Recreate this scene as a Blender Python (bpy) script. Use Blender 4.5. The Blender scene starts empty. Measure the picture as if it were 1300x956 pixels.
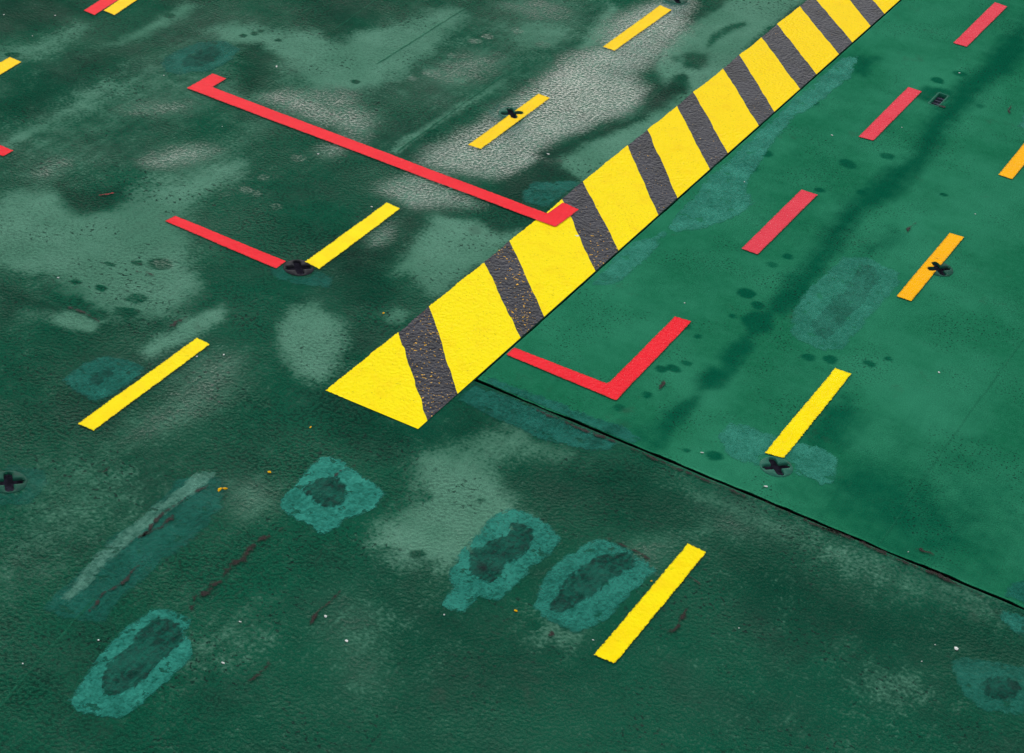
import bpy, bmesh, math, random
import numpy as np

random.seed(7)
scene = bpy.context.scene
COL = scene.collection

# ------------------------------------------------------------------ measured plan of the deck (metres)
# x runs across the lanes, y along them; the corner of the smooth plate's joint is the origin
DAMP = [([(-3.907, 0.832), (-3.598, 2.004), (-3.025, 3.187), (-2.222, 3.758), (-2.077, 2.314), (-2.876, 1.465), (-2.859, 0.308), (-3.137, -0.049)], 0.58, 0.5),
 ([(-2.406, 4.296), (-1.626, 5.029), (-1.369, 4.035), (-1.512, 2.962), (-1.789, 2.425)], 0.62, 0.3),
 ([(-1.074, -0.218), (-1.11, -0.019), (-1.054, 0.086), (-0.81, 0.026), (-0.644, -0.111), (-0.589, -0.346), (-0.601, -0.51), (-0.764, -0.486), (-0.959, -0.383)], 0.08, 0.1),
 ([(-0.877, 0.606), (-1.007, 0.981), (-1.025, 1.36), (-0.862, 1.45), (-0.617, 1.398), (-0.56, 1.504), (-0.529, 1.244), (-0.576, 0.62), (-0.627, 0.578), (-0.83, 0.697)], 0.12, 0.1),
 ([(-0.686, 0.225), (-0.686, 0.345), (-0.586, 0.346), (-0.559, 0.199), (-0.624, 0.166)], 0.2, 0.05),
 ([(-0.851, 2.455), (-0.829, 2.677), (-0.758, 2.975), (-0.725, 3.364), (-0.69, 3.77), (-0.67, 4.099), (-0.633, 4.605), (-0.513, 4.814), (-0.473, 3.44), (-0.517, 2.838), (-0.536, 2.23),
   (-0.699, 2.309)],
  0.12, 0.09),
 ([(-0.639, 3.663), (-0.909, 3.996), (-1.019, 4.32), (-1.022, 4.605), (-1.007, 5.147), (-1.009, 5.57), (-0.574, 5.979), (-0.593, 5.35), (-0.563, 4.519), (-0.582, 3.79)], 0.1, 0.07),
 ([(-0.751, 4.581), (-0.828, 4.748), (-0.827, 4.975), (-0.778, 5.144), (-0.719, 5.109), (-0.74, 4.88), (-0.737, 4.644)], 0.8, 0.04),
 ([(-0.866, 4.294), (-0.826, 4.429), (-0.713, 4.499), (-0.65, 4.391), (-0.654, 4.193), (-0.758, 4.132)], 0.85, 0.07),
 ([(-0.782, 3.983), (-0.745, 4.08), (-0.648, 3.978), (-0.609, 3.796), (-0.677, 3.766)], 0.85, 0.05),
 ([(0.096, -0.714), (0.172, -0.614), (0.355, -0.538), (0.581, -0.698), (0.794, -0.803), (0.94, -0.951), (0.82, -1.114), (0.701, -1.203), (0.72, -1.469), (0.593, -1.391), (0.526, -1.476),
   (0.394, -1.436), (0.304, -1.397), (0.27, -1.277), (0.327, -1.122), (0.207, -0.908)],
  0.1, 0.16),
 ([(0.128, -0.632), (0.195, -0.345), (0.306, -0.216), (0.548, -0.239), (0.77, -0.19), (0.753, -0.367), (0.533, -0.456), (0.369, -0.64)], 0.35, 0.14),
 ([(1.234, -0.101), (1.512, -0.046), (1.804, -0.033), (2.113, -0.078), (2.435, -0.069), (2.734, -0.073), (2.909, -0.074), (2.81, -0.237), (2.625, -0.265), (2.371, -0.218), (2.212, -0.223),
   (2.042, -0.205), (1.797, -0.213), (1.543, -0.209), (1.375, -0.214)],
  0.42, 0.26),
 ([(1.095, -1.51), (1.183, -1.392), (1.372, -1.383), (1.389, -1.511), (1.215, -1.595)], 0.42, 0.12),
 ([(-3.115, -0.207), (-2.947, 0.136), (-2.691, 0.036), (-2.518, 0.101), (-2.499, 0.434), (-2.461, 0.834), (-2.37, 1.102), (-2.195, 1.1), (-2.234, 0.457), (-2.041, 0.275), (-1.864, 0.004),
   (-1.652, -0.157), (-1.593, -0.491), (-1.721, -0.693), (-1.901, -0.663), (-2.322, -0.606), (-2.486, -0.668), (-2.667, -0.713)],
  0.16, 0.14),
 ([(-2.109, -0.871), (-2.061, -0.803), (-1.825, -0.757), (-1.793, -0.893), (-2.026, -0.958)], 0.2, 0.05),
 ([(-1.493, -0.885), (-1.513, -0.762), (-1.513, -0.426), (-1.469, -0.241), (-1.407, -0.261), (-1.364, -0.384), (-1.361, -0.546), (-1.381, -0.702), (-1.408, -0.909)], 0.22, 0.07),
 ([(-4.428, 1.279), (-4.217, 1.565), (-4.212, 1.954), (-4.084, 1.959), (-4.039, 1.509), (-4.155, 0.97)], 0.38, 0.12),
 ([(-3.867, 1.573), (-3.86, 1.844), (-3.854, 2.335), (-3.865, 2.698), (-3.78, 2.691), (-3.744, 2.109), (-3.746, 1.622), (-3.749, 1.468)], 0.22, 0.08),
 ([(-3.929, 0.785), (-3.932, 1.155), (-3.908, 1.506), (-3.825, 1.46), (-3.82, 1.023), (-3.832, 0.676)], 0.3, 0.07),
 ([(-3.494, 0.569), (-3.503, 1.438), (-3.432, 1.428), (-3.389, 0.661), (-3.415, 0.2), (-3.503, 0.301)], 0.38, 0.06),
 ([(-3.526, 2.456), (-3.458, 2.684), (-3.166, 2.639), (-3.018, 2.89), (-2.916, 3.22), (-2.612, 3.147), (-2.523, 3.514), (-2.535, 3.851), (-2.361, 3.907), (-2.243, 3.369), (-2.213, 2.915),
   (-2.224, 2.448), (-2.317, 2.174), (-2.567, 2.32), (-2.858, 2.426), (-3.062, 2.492), (-3.245, 2.39), (-3.424, 2.354)],
  0.14, 0.13),
 ([(-2.951, 1.857), (-2.681, 1.952), (-2.584, 1.865), (-2.793, 1.766)], 0.4, 0.06), ([(-1.979, 3.778), (-1.901, 4.089), (-1.661, 4.138), (-1.602, 3.822), (-1.788, 3.62)], 0.35, 0.08),
 ([(-1.647, 1.806), (-1.671, 1.999), (-1.668, 3.234), (-1.621, 3.184), (-1.6, 2.308), (-1.587, 1.819)], 0.42, 0.03),
 ([(-2.573, 0.311), (-2.536, 1.089), (-2.518, 2.068), (-2.419, 2.011), (-2.392, 1.213), (-2.403, 0.456), (-2.428, 0.2)], 0.5, 0.15),
 ([(-1.473, 3.94), (-1.549, 4.379), (-1.64, 4.74), (-1.552, 4.695), (-1.386, 4.187), (-1.408, 3.933)], 0.3, 0.06), ([(-0.155, -0.534), (0.045, -0.631), (0.004, -0.786), (-0.141, -0.775)], 0.65, 0.1),
 ([(-1.031, -2.512), (-0.874, -2.324), (-0.713, -2.409), (-0.819, -2.753)], 0.8, 0.2), ([(2.525, -0.915), (2.665, -0.687), (2.826, -0.82), (2.687, -1.043)], 0.5, 0.15)]
FILM = [([(-1.474, 1.836), (-1.425, 2.333), (-1.427, 2.811), (-1.428, 3.317), (-1.44, 3.679), (-1.379, 3.954), (-1.348, 4.095), (-1.475, 4.381), (-1.435, 4.898), (-1.349, 5.166), (-1.274, 5.236),
   (-1.032, 4.73), (-1.027, 4.502), (-0.961, 4.112), (-1.028, 3.835), (-0.912, 3.727), (-0.789, 3.681), (-0.739, 3.42), (-0.828, 3.094), (-0.925, 2.723), (-0.943, 2.544), (-0.837, 2.386),
   (-0.874, 2.177), (-0.976, 1.958), (-1.216, 1.883)],
  1.0, 0.12),
 ([(-1.518, 1.355), (-1.391, 1.779), (-1.019, 1.717), (-0.855, 1.624), (-1.073, 1.44), (-1.106, 1.139), (-1.081, 0.762), (-1.167, 0.527), (-1.228, 0.865), (-1.235, 1.302)], 0.75, 0.1),
 ([(-2.794, 1.895), (-2.568, 2.141), (-2.242, 2.197), (-1.922, 2.165), (-1.839, 1.853), (-2.116, 1.828), (-2.526, 1.817)], 0.8, 0.12),
 ([(-2.73, 0.729), (-2.684, 1.051), (-2.475, 1.206), (-2.43, 1.025), (-2.595, 0.706)], 0.85, 0.1), ([(-3.242, 1.073), (-3.168, 1.447), (-2.884, 1.599), (-2.902, 1.276)], 0.6, 0.12),
 ([(-3.17, 0.09), (-3.123, 0.415), (-3.007, 0.489), (-2.983, 0.178)], 0.75, 0.1), ([(-2.067, 1.495), (-1.996, 1.824), (-1.8, 1.792), (-1.874, 1.466)], 0.55, 0.1),
 ([(-1.268, -0.751), (-1.143, -0.512), (-0.989, -0.574), (-0.867, -1.025), (-0.951, -1.423), (-1.107, -1.648)], 0.5, 0.15),
 ([(-1.412, -2.078), (-1.255, -1.643), (-0.806, -1.611), (-0.645, -1.937), (-0.838, -2.367), (-0.819, -2.753)], 0.25, 0.25),
 ([(0.388, -1.917), (0.55, -1.65), (0.782, -1.755), (0.944, -2.146), (0.774, -2.376)], 0.42, 0.25),
 ([(1.273, -0.699), (1.362, -0.453), (1.551, -0.226), (1.73, -0.249), (1.579, -0.467), (1.456, -0.648), (1.417, -0.821)], 0.6, 0.12),
 ([(-0.52, -1.467), (-0.345, -1.294), (-0.188, -1.441), (-0.294, -1.684)], 0.5, 0.12), ([(-2.115, 2.956), (-2.03, 3.433), (-1.734, 3.458), (-1.728, 2.92), (-1.925, 2.744)], 0.45, 0.12),
 ([(-2.428, 2.295), (-2.187, 2.391), (-2.14, 2.044), (-2.381, 2.045)], 0.6, 0.1), ([(-2.427, -0.924), (-2.285, -0.777), (-2.062, -0.852), (-2.119, -1.033), (-2.228, -1.15)], 0.5, 0.1),
 ([(-2.304, 4.12), (-2.116, 4.477), (-1.76, 4.538), (-1.719, 4.222), (-2.004, 4.046)], 0.5, 0.1), ([(-0.064, -2.571), (0.024, -2.123), (0.282, -2.19), (0.242, -2.647)], 0.25, 0.2)]
DARK = [([(-0.923, 2.402), (-0.865, 2.612), (-0.777, 2.994), (-0.695, 3.334), (-0.743, 3.67), (-0.762, 3.914), (-0.639, 3.866), (-0.604, 3.589), (-0.659, 3.145), (-0.762, 2.818), (-0.837, 2.386)], 1.0, 0.1),
 ([(-0.873, 1.731), (-0.897, 1.985), (-0.869, 2.333), (-0.692, 2.315), (-0.587, 2.275), (-0.682, 2.093), (-0.716, 1.79)], 1.0, 0.1),
 ([(-1.35, 0.763), (-1.072, 0.748), (-1.035, 1.026), (-1.088, 1.331), (-1.289, 1.257), (-1.053, 1.011), (-0.945, 0.549), (-0.678, 0.454), (-0.762, 0.264), (-0.861, 0.103), (-1.195, 0.45)], 0.9, 0.15),
 ([(-2.914, 0.2), (-2.738, 0.231), (-2.607, 0.462), (-2.506, 0.227), (-2.619, 0.016), (-2.742, 0.028)], 0.8, 0.08),
 ([(-0.769, 0.079), (-0.611, 0.186), (-0.558, 0.102), (-0.553, -0.363), (-0.574, -0.515), (-0.456, -0.51), (0.003, -0.563), (0.069, -0.444), (0.091, -0.167), (0.339, -0.275), (0.263, -0.46),
   (0.093, -0.634), (-0.04, -0.86), (-0.43, -0.834), (-0.597, -0.444)],
  0.7, 0.15),
 ([(0.519, -0.588), (0.738, -0.339), (1.208, -0.137), (1.449, -0.188), (1.491, -0.46), (1.246, -0.646), (0.978, -0.625), (0.825, -0.742)], 0.8, 0.2),
 ([(0.527, -1.613), (0.628, -1.469), (0.799, -1.545), (1.066, -1.545), (1.256, -1.597), (1.578, -1.609), (1.231, -2.102), (0.913, -2.097)], 0.7, 0.3),
 ([(1.579, -0.467), (1.913, -0.288), (2.417, -0.338), (2.862, -0.279), (3.068, -0.325), (2.814, -0.577), (2.328, -0.805), (1.81, -0.79)], 0.85, 0.3),
 ([(-2.743, 1.867), (-2.694, 2.057), (-2.942, 2.365), (-3.155, 2.487), (-3.198, 2.369), (-3.013, 2.07)], 0.7, 0.1),
 ([(-3.977, 0.912), (-3.974, 1.355), (-3.746, 2.028), (-3.634, 2.05), (-3.618, 1.232), (-3.572, 0.448)], 0.6, 0.15),
 ([(-4.491, 1.425), (-4.27, 1.706), (-4.276, 2.196), (-4.665, 2.175), (-4.931, 1.925)], 0.8, 0.15),
 ([(-2.711, 2.812), (-2.753, 3.268), (-2.805, 3.653), (-2.994, 3.744), (-3.323, 3.435), (-3.185, 3.039)], 0.6, 0.15),
 ([(-2.504, -0.836), (-2.157, -0.802), (-2.061, -0.822), (-2.202, -0.937), (-2.203, -1.177)], 0.8, 0.08)]
HDAMP_SHADE = [([(-3.907, 0.832), (-3.598, 2.004), (-3.025, 3.187), (-2.222, 3.758), (-2.077, 2.314), (-2.876, 1.465), (-2.859, 0.308), (-3.137, -0.049)], 0.58, 0.5),
 ([(-2.406, 4.296), (-1.626, 5.029), (-1.369, 4.035), (-1.512, 2.962), (-1.789, 2.425)], 0.62, 0.3),
 ([(1.75, -0.835), (3.148, -0.459), (3.081, 1.06), (2.574, 1.34), (2.059, 0.939), (1.827, 0.421)], 0.5, 0.8),  # lower right of the plate: darker tone from lighting, painted through damp
 ([(0.853, 6.932), (1.101, 6.146), (1.044, 5.589), (1.009, 5.173), (1.007, 4.636), (1.033, 4.111), (1.049, 3.583), (1.059, 3.371), (0.979, 3.075), (1.024, 2.534), (1.035, 2.235), (0.973, 2.263),
   (0.908, 2.794), (0.891, 3.151), (0.879, 3.451), (0.899, 3.721), (0.935, 3.888), (0.941, 4.244), (0.884, 4.633), (0.869, 5.159), (0.898, 5.673), (0.861, 6.331)],
  1.0, 0.1),
 ([(0.91, 2.055), (1.011, 2.317), (1.071, 2.099), (1.114, 1.832), (1.056, 1.659), (0.995, 1.63), (0.972, 1.854)], 0.92, 0.06),
 ([(0.9, 1.46), (0.937, 1.562), (1.019, 1.598), (1.054, 1.472), (0.992, 1.362)], 0.92, 0.03),
 ([(0.956, 0.999), (0.957, 1.174), (0.981, 1.312), (1.041, 1.242), (1.045, 1.032), (1.019, 0.915)], 0.92, 0.05),
 ([(0.95, 0.721), (0.95, 0.88), (1.046, 0.937), (1.054, 0.738), (0.995, 0.664)], 0.92, 0.05),
 ([(0.969, 0.243), (0.945, 0.462), (0.997, 0.584), (1.029, 0.439), (1.054, 0.181), (1.012, 0.064)], 0.85, 0.05),
 ([(1.588, 0.554), (1.578, 0.897), (1.655, 1.085), (1.745, 0.974), (1.768, 0.695), (1.726, 0.56)], 0.85, 0.1),
 ([(1.857, 0.347), (1.961, 0.625), (2.183, 0.549), (2.365, 0.513), (2.572, 0.36), (2.547, 0.176), (2.349, 0.161), (2.068, 0.246)], 0.8, 0.16),
 ([(0.075, 5.18), (0.218, 5.276), (0.278, 4.935), (0.198, 4.928)], 0.75, 0.06), ([(0.671, 4.904), (0.684, 5.106), (0.816, 5.144), (0.811, 4.997), (0.77, 4.868)], 0.8, 0.04),
 ([(1.141, 2.726), (1.227, 3.037), (1.334, 2.887), (1.168, 2.401)], 0.55, 0.08), ([(0.46, 6.51), (0.7, 7.214), (0.938, 6.86), (0.742, 5.958)], 0.35, 0.15),
 ([(0.724, 0.026), (0.807, 0.221), (0.985, 0.23), (1.028, 0.051), (0.925, -0.012)], 0.6, 0.08)]
HSPOT = [(0.829, 2.292, 0.036, 0.85), (0.798, 2.141, 0.035, 0.7), (0.804, 1.728, 0.052, 0.95), (0.914, 1.648, 0.042, 0.92), (0.833, 1.447, 0.024, 0.9), (1.342, 1.355, 0.044, 0.85), (1.453, 1.415, 0.046, 0.9),
 (1.652, 1.525, 0.036, 0.85), (1.709, 1.63, 0.022, 0.8), (0.832, 0.832, 0.028, 0.8), (0.753, 1.129, 0.021, 0.8), (1.314, 0.215, 0.042, 0.9), (1.186, 0.166, 0.024, 0.85), (0.813, 3.921, 0.047, 0.85),
 (0.659, 3.146, 0.031, 0.9), (0.873, 3.29, 0.039, 0.9), (0.886, 3.379, 0.029, 0.8), (1.292, 3.659, 0.029, 0.85), (0.759, 0.69, 0.032, 0.85), (0.807, 0.737, 0.034, 0.9), (0.787, 0.445, 0.025, 0.9),
 (0.733, 0.295, 0.03, 0.75), (0.643, 3.623, 0.057, 0.8), (0.716, 5.263, 0.05, 0.85), (0.815, 5.483, 0.048, 0.8), (0.169, 4.304, 0.032, 0.85), (0.184, 3.377, 0.043, 0.8), (0.174, 3.138, 0.068, 0.75),
 (1.084, 5.037, 0.034, 0.6), (-0.014, 4.45, 0.035, 0.5), (0.669, 1.162, 0.024, 0.7), (2.046, 2.843, 0.024, 0.4)]
MSPOT = [(-4.208, 1.325, 0.04, 0.9), (-3.935, 2.144, 0.031, 0.9), (-3.88, 1.669, 0.041, 0.9), (-3.911, 1.908, 0.047, 0.85), (-3.834, 2.438, 0.035, 0.9), (-3.302, 2.514, 0.028, 0.9),
 (-3.258, 2.587, 0.028, 0.9), (-3.24, 2.653, 0.025, 0.9), (-3.064, 2.603, 0.023, 0.9), (-2.033, -0.521, 0.028, 1), (-2.158, -0.583, 0.022, 0.9), (-2.149, -0.316, 0.023, 0.9),
 (-2.053, -0.206, 0.027, 0.9), (-2.143, -0.742, 0.032, 1), (-2.037, -0.704, 0.03, 0.9), (-1.865, -0.741, 0.047, 0.9), (-1.768, -0.633, 0.057, 0.75), (-1.831, -0.487, 0.053, 0.75),
 (-1.954, -0.124, 0.062, 0.9), (-2.094, 2.387, 0.043, 0.7), (-2.318, 2.453, 0.03, 0.9), (-2.065, 2.619, 0.03, 0.9), (-2.035, 2.137, 0.039, 0.6), (-2.018, 2.222, 0.031, 0.6),
 (0.308, -0.985, 0.05, 0.6), (0.408, -1.425, 0.051, 0.6), (0.528, -1.356, 0.029, 0.8), (1.169, -1.468, 0.033, 0.9), (0.235, -1.117, 0.019, 0.6), (0.548, -0.854, 0.017, 0.7),
 (-0.862, 4.248, 0.066, 0.5), (-1.846, 2.966, 0.039, 0.5)]
FSPOT = [(-2.035, 2.905, 0.056, 0.9), (-2.027, 3.115, 0.045, 0.8), (-1.993, 2.988, 0.045, 0.8), (-1.886, 3.085, 0.056, 0.8), (-2.081, 3.225, 0.037, 0.8), (-2.064, 3.533, 0.042, 0.8),
 (-2.048, 3.647, 0.038, 0.8), (-1.994, 3.287, 0.043, 0.7), (-2.091, 2.747, 0.033, 0.9), (-1.846, 3.438, 0.063, 0.6), (-1.66, 3.769, 0.059, 0.6), (-2.052, 1.06, 0.042, 0.8),
 (-2.058, 0.869, 0.046, 0.8), (-2.047, 1.382, 0.046, 0.8), (-1.801, 0.823, 0.045, 0.6), (-1.979, 0.876, 0.04, 0.7), (-2.119, 0.757, 0.037, 0.6), (-1.929, 3.857, 0.051, 0.7),
 (-1.938, -0.11, 0.063, 0.8), (-1.633, 1.938, 0.041, 0.5), (-1.566, 2.063, 0.04, 0.5)]
PATCH = [([(-3.446, 1.832), (-3.485, 1.982), (-3.458, 2.243), (-3.323, 2.366), (-3.18, 2.353), (-3.125, 2.199), (-3.145, 1.951), (-3.243, 1.789), (-3.338, 1.748)],
  [(-3.364, 1.906), (-3.404, 2.086), (-3.346, 2.265), (-3.257, 2.283), (-3.204, 2.159), (-3.219, 1.991), (-3.285, 1.886)], 'teal', 0.55,
  'oval teal paint touch-up ring above the left end of the long red line'),
 ([(1.139, 1.521), (1.062, 1.874), (1.054, 2.251), (1.079, 2.499), (1.193, 2.593), (1.419, 2.552), (1.46, 2.418), (1.464, 2.149), (1.462, 1.782), (1.466, 1.534), (1.383, 1.448), (1.189, 1.46)],
  [(1.235, 1.599), (1.198, 1.722), (1.21, 2.049), (1.22, 2.332), (1.177, 2.466), (1.246, 2.522), (1.336, 2.483), (1.374, 2.129), (1.361, 1.855), (1.385, 1.618), (1.32, 1.545)], 'blue', 0.5,
  'large faint blue-green touch-up patch on the smooth deck plate beside the damp trail'),
 ([(-1.636, -1.313), (-1.657, -1.153), (-1.641, -0.986), (-1.517, -0.95), (-1.396, -0.944), (-1.368, -1.012), (-1.353, -1.22), (-1.389, -1.359), (-1.483, -1.365)],
  [(-1.521, -1.257), (-1.552, -1.096), (-1.498, -1.026), (-1.463, -1.132), (-1.461, -1.27)], 'teal', 0.7, 'dark teal touch-up patch half under the leftmost yellow dash'),
 ([(-0.206, -1.462), (-0.262, -1.223), (-0.266, -1.035), (-0.205, -0.988), (-0.138, -0.992), (-0.084, -1.006), (0.047, -1.039), (0.16, -1.075), (0.177, -1.192), (0.15, -1.294), (0.119, -1.362),
   (0.122, -1.433), (0.093, -1.535), (-0.004, -1.508), (-0.097, -1.527)],
  [(-0.194, -1.302), (-0.192, -1.192), (-0.146, -1.117), (-0.097, -1.11), (-0.026, -1.149), (0.03, -1.213), (0.042, -1.279), (-0.009, -1.349), (-0.109, -1.335)], 'bright', 0.95,
  'bright turquoise eight-sided touch-up ring below the tip of the hazard strip'),
 ([(0.669, -1.385), (0.645, -1.284), (0.635, -1.097), (0.635, -0.921), (0.666, -0.795), (0.774, -0.777), (0.891, -0.803), (0.98, -0.86), (1.006, -0.988), (0.983, -1.101), (1.0, -1.207),
   (0.977, -1.341), (0.969, -1.449), (0.887, -1.476), (0.895, -1.561), (0.894, -1.606), (0.836, -1.626), (0.779, -1.613), (0.752, -1.509)],
  [(0.675, -1.189), (0.716, -1.085), (0.747, -0.988), (0.732, -0.886), (0.859, -0.877), (0.888, -0.955), (0.905, -1.088), (0.873, -1.208), (0.889, -1.36), (0.831, -1.381), (0.743, -1.353),
   (0.695, -1.247)],
  'bright', 0.8, 'turquoise touch-up ring with a dark rectangular middle, on the pale dry area'),
 ([(1.104, -1.382), (1.066, -1.251), (1.061, -1.114), (1.066, -0.967), (1.101, -0.818), (1.134, -0.744), (1.273, -0.737), (1.389, -0.771), (1.465, -0.811), (1.448, -0.918), (1.439, -1.064),
   (1.447, -1.24), (1.421, -1.347), (1.379, -1.422), (1.286, -1.425), (1.192, -1.428)],
  [(1.167, -1.358), (1.164, -1.2), (1.138, -1.127), (1.177, -0.907), (1.242, -0.76), (1.341, -0.759), (1.356, -0.845), (1.327, -1.008), (1.311, -1.137), (1.275, -1.277), (1.248, -1.354)], 'bright',
  0.72, 'turquoise touch-up ring with a long dark hollow, beside the lowest yellow dash'),
 ([(-0.193, -2.943), (-0.217, -2.81), (-0.24, -2.641), (-0.241, -2.493), (-0.224, -2.404), (-0.159, -2.356), (-0.048, -2.36), (-0.005, -2.446), (0.09, -2.543), (0.1, -2.658), (0.105, -2.774),
   (0.111, -2.888), (0.08, -3.006), (-0.06, -3.089), (-0.162, -3.048)],
  [(-0.139, -2.854), (-0.183, -2.764), (-0.163, -2.647), (-0.19, -2.54), (-0.193, -2.425), (-0.112, -2.418), (-0.05, -2.405), (0.018, -2.513), (0.006, -2.646), (0.03, -2.749), (0.019, -2.877),
   (-0.059, -2.953)],
  'bright', 0.9, 'turquoise touch-up ring at the lower left, below the end of the long rust crack'),
 ([(2.829, -0.566), (2.88, -0.496), (2.994, -0.444), (3.162, -0.385), (3.27, -0.495), (3.228, -0.71), (3.073, -0.792), (2.943, -0.734), (2.87, -0.631)],
  [(2.975, -0.611), (3.055, -0.515), (3.164, -0.51), (3.167, -0.633), (3.063, -0.708)], 'bright', 0.38, 'faint teal touch-up ring at the lower right corner of the deck'),
 ([(2.898, -0.062), (2.975, -0.039), (3.131, -0.046), (3.191, -0.116), (3.068, -0.207), (2.985, -0.188), (2.912, -0.14)], None, 'bright', 0.55,
  'small teal touch-up patch on the near side of the deck joint, far right'),
 ([(2.892, 0.038), (2.886, 0.14), (2.962, 0.247), (3.076, 0.261), (3.135, 0.129), (3.071, 0.026), (2.99, 0.035)], None, 'teal', 0.6,
  'small teal touch-up patch on the smooth plate, against the joint at far right'),
 ([(1.251, 0.352), (1.235, 0.513), (1.336, 0.548), (1.445, 0.546), (1.554, 0.571), (1.686, 0.614), (1.828, 0.589), (1.86, 0.53), (1.885, 0.352), (1.847, 0.299), (1.753, 0.308), (1.668, 0.283),
   (1.436, 0.218), (1.334, 0.247)],
  None, 'blue', 0.6, 'blue-green touch-up patch around the lashing socket at the foot of a yellow dash'),
 ([(-0.782, 1.907), (-0.785, 2.081), (-0.602, 2.25), (-0.547, 2.272), (-0.562, 1.994), (-0.563, 1.846), (-0.717, 1.802)], None, 'teal', 0.6,
  'teal touch-up patch wedged between the long red line and the hazard strip'),
 ([(-1.263, -2.3), (-1.44, -2.1), (-1.374, -1.957), (-1.231, -1.901), (-1.136, -1.98), (-1.114, -2.149)], None, 'teal', 0.35, 'faint teal touch-up patch around the lashing socket at the left edge'),
 ([(-1.472, 0.2), (-1.438, 0.303), (-1.253, 0.381), (-1.132, 0.395), (-1.076, 0.273), (-1.228, 0.19), (-1.356, 0.148)], None, 'teal', 0.45,
  "faint teal touch-up patch under the black socket at the red line's end"),
 ([(-0.603, -2.676), (-0.63, -2.52), (-0.653, -2.31), (-0.675, -2.115), (-0.651, -1.952), (-0.676, -1.721), (-0.711, -1.593), (-0.624, -1.5), (-0.554, -1.446), (-0.388, -1.652), (-0.373, -1.958),
   (-0.381, -2.22), (-0.367, -2.5), (-0.331, -2.581), (-0.476, -2.688)],
  None, 'teal', 0.45, 'long dark teal touch-up strip along the straight crack at the lower left'),
 ([(0.022, 5.099), (0.12, 5.187), (0.209, 4.841), (0.186, 4.319), (0.143, 3.982), (0.182, 3.472), (0.285, 2.866), (0.386, 2.761), (0.379, 2.446), (0.313, 2.247), (0.164, 2.098), (0.099, 2.091),
   (0.034, 2.846), (0.028, 3.851)],
  None, 'blue', 0.62, "long pale blue-green touch-up strip along the upper part of the hazard strip's edge"),
 ([(0.081, 2.053), (0.109, 2.124), (0.134, 1.945), (0.182, 1.721), (0.189, 1.461), (0.132, 1.306), (0.036, 1.228), (0.011, 1.315), (0.02, 1.838)], None, 'blue', 0.55,
  "pale blue-green touch-up patch at the hazard strip's edge, above the short red corner"),
 ([(0.028, -0.011), (0.047, 0.086), (0.215, 0.11), (0.398, 0.119), (0.628, 0.124), (0.812, 0.138), (0.959, 0.081), (0.919, -0.0), (0.468, -0.01)], None, 'teal', 0.62,
  'teal touch-up strip on the smooth plate side of the deck joint'),
 ([(0.026, -0.201), (0.017, -0.01), (0.472, -0.016), (0.884, -0.019), (0.866, -0.116), (0.767, -0.185), (0.532, -0.251), (0.248, -0.235)], None, 'teal', 0.62,
  "teal touch-up strip on the near side of the deck joint, by the hazard strip's foot"),
 ([(-1.487, 2.691), (-1.456, 2.864), (-1.339, 2.909), (-1.258, 2.806), (-1.272, 2.624), (-1.377, 2.574)], None, 'teal', 0.3,
  'faint teal touch-up patch around the socket on a yellow dash, left of the hazard strip'),
 ([(1.377, 4.917), (1.357, 5.156), (1.48, 5.158), (1.503, 4.908)], None, 'blue', 0.5, 'small blue-green touch-up patch at the right edge above the amber dash'),
 ([(-1.409, 5.01), (-1.391, 5.212), (-1.245, 5.312), (-1.199, 5.133), (-1.31, 4.992)], None, 'teal', 0.5, 'teal touch-up patch around the socket at the top edge, beside the highest yellow dash')]
SCUFF = [([(-0.591, -2.582), (-0.652, -2.267), (-0.666, -1.909), (-0.667, -1.488), (-0.586, -1.434), (-0.564, -1.539), (-0.578, -1.806), (-0.565, -2.236), (-0.524, -2.584)],
  'long pale worn streak along the straight crack at the lower left')]
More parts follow.
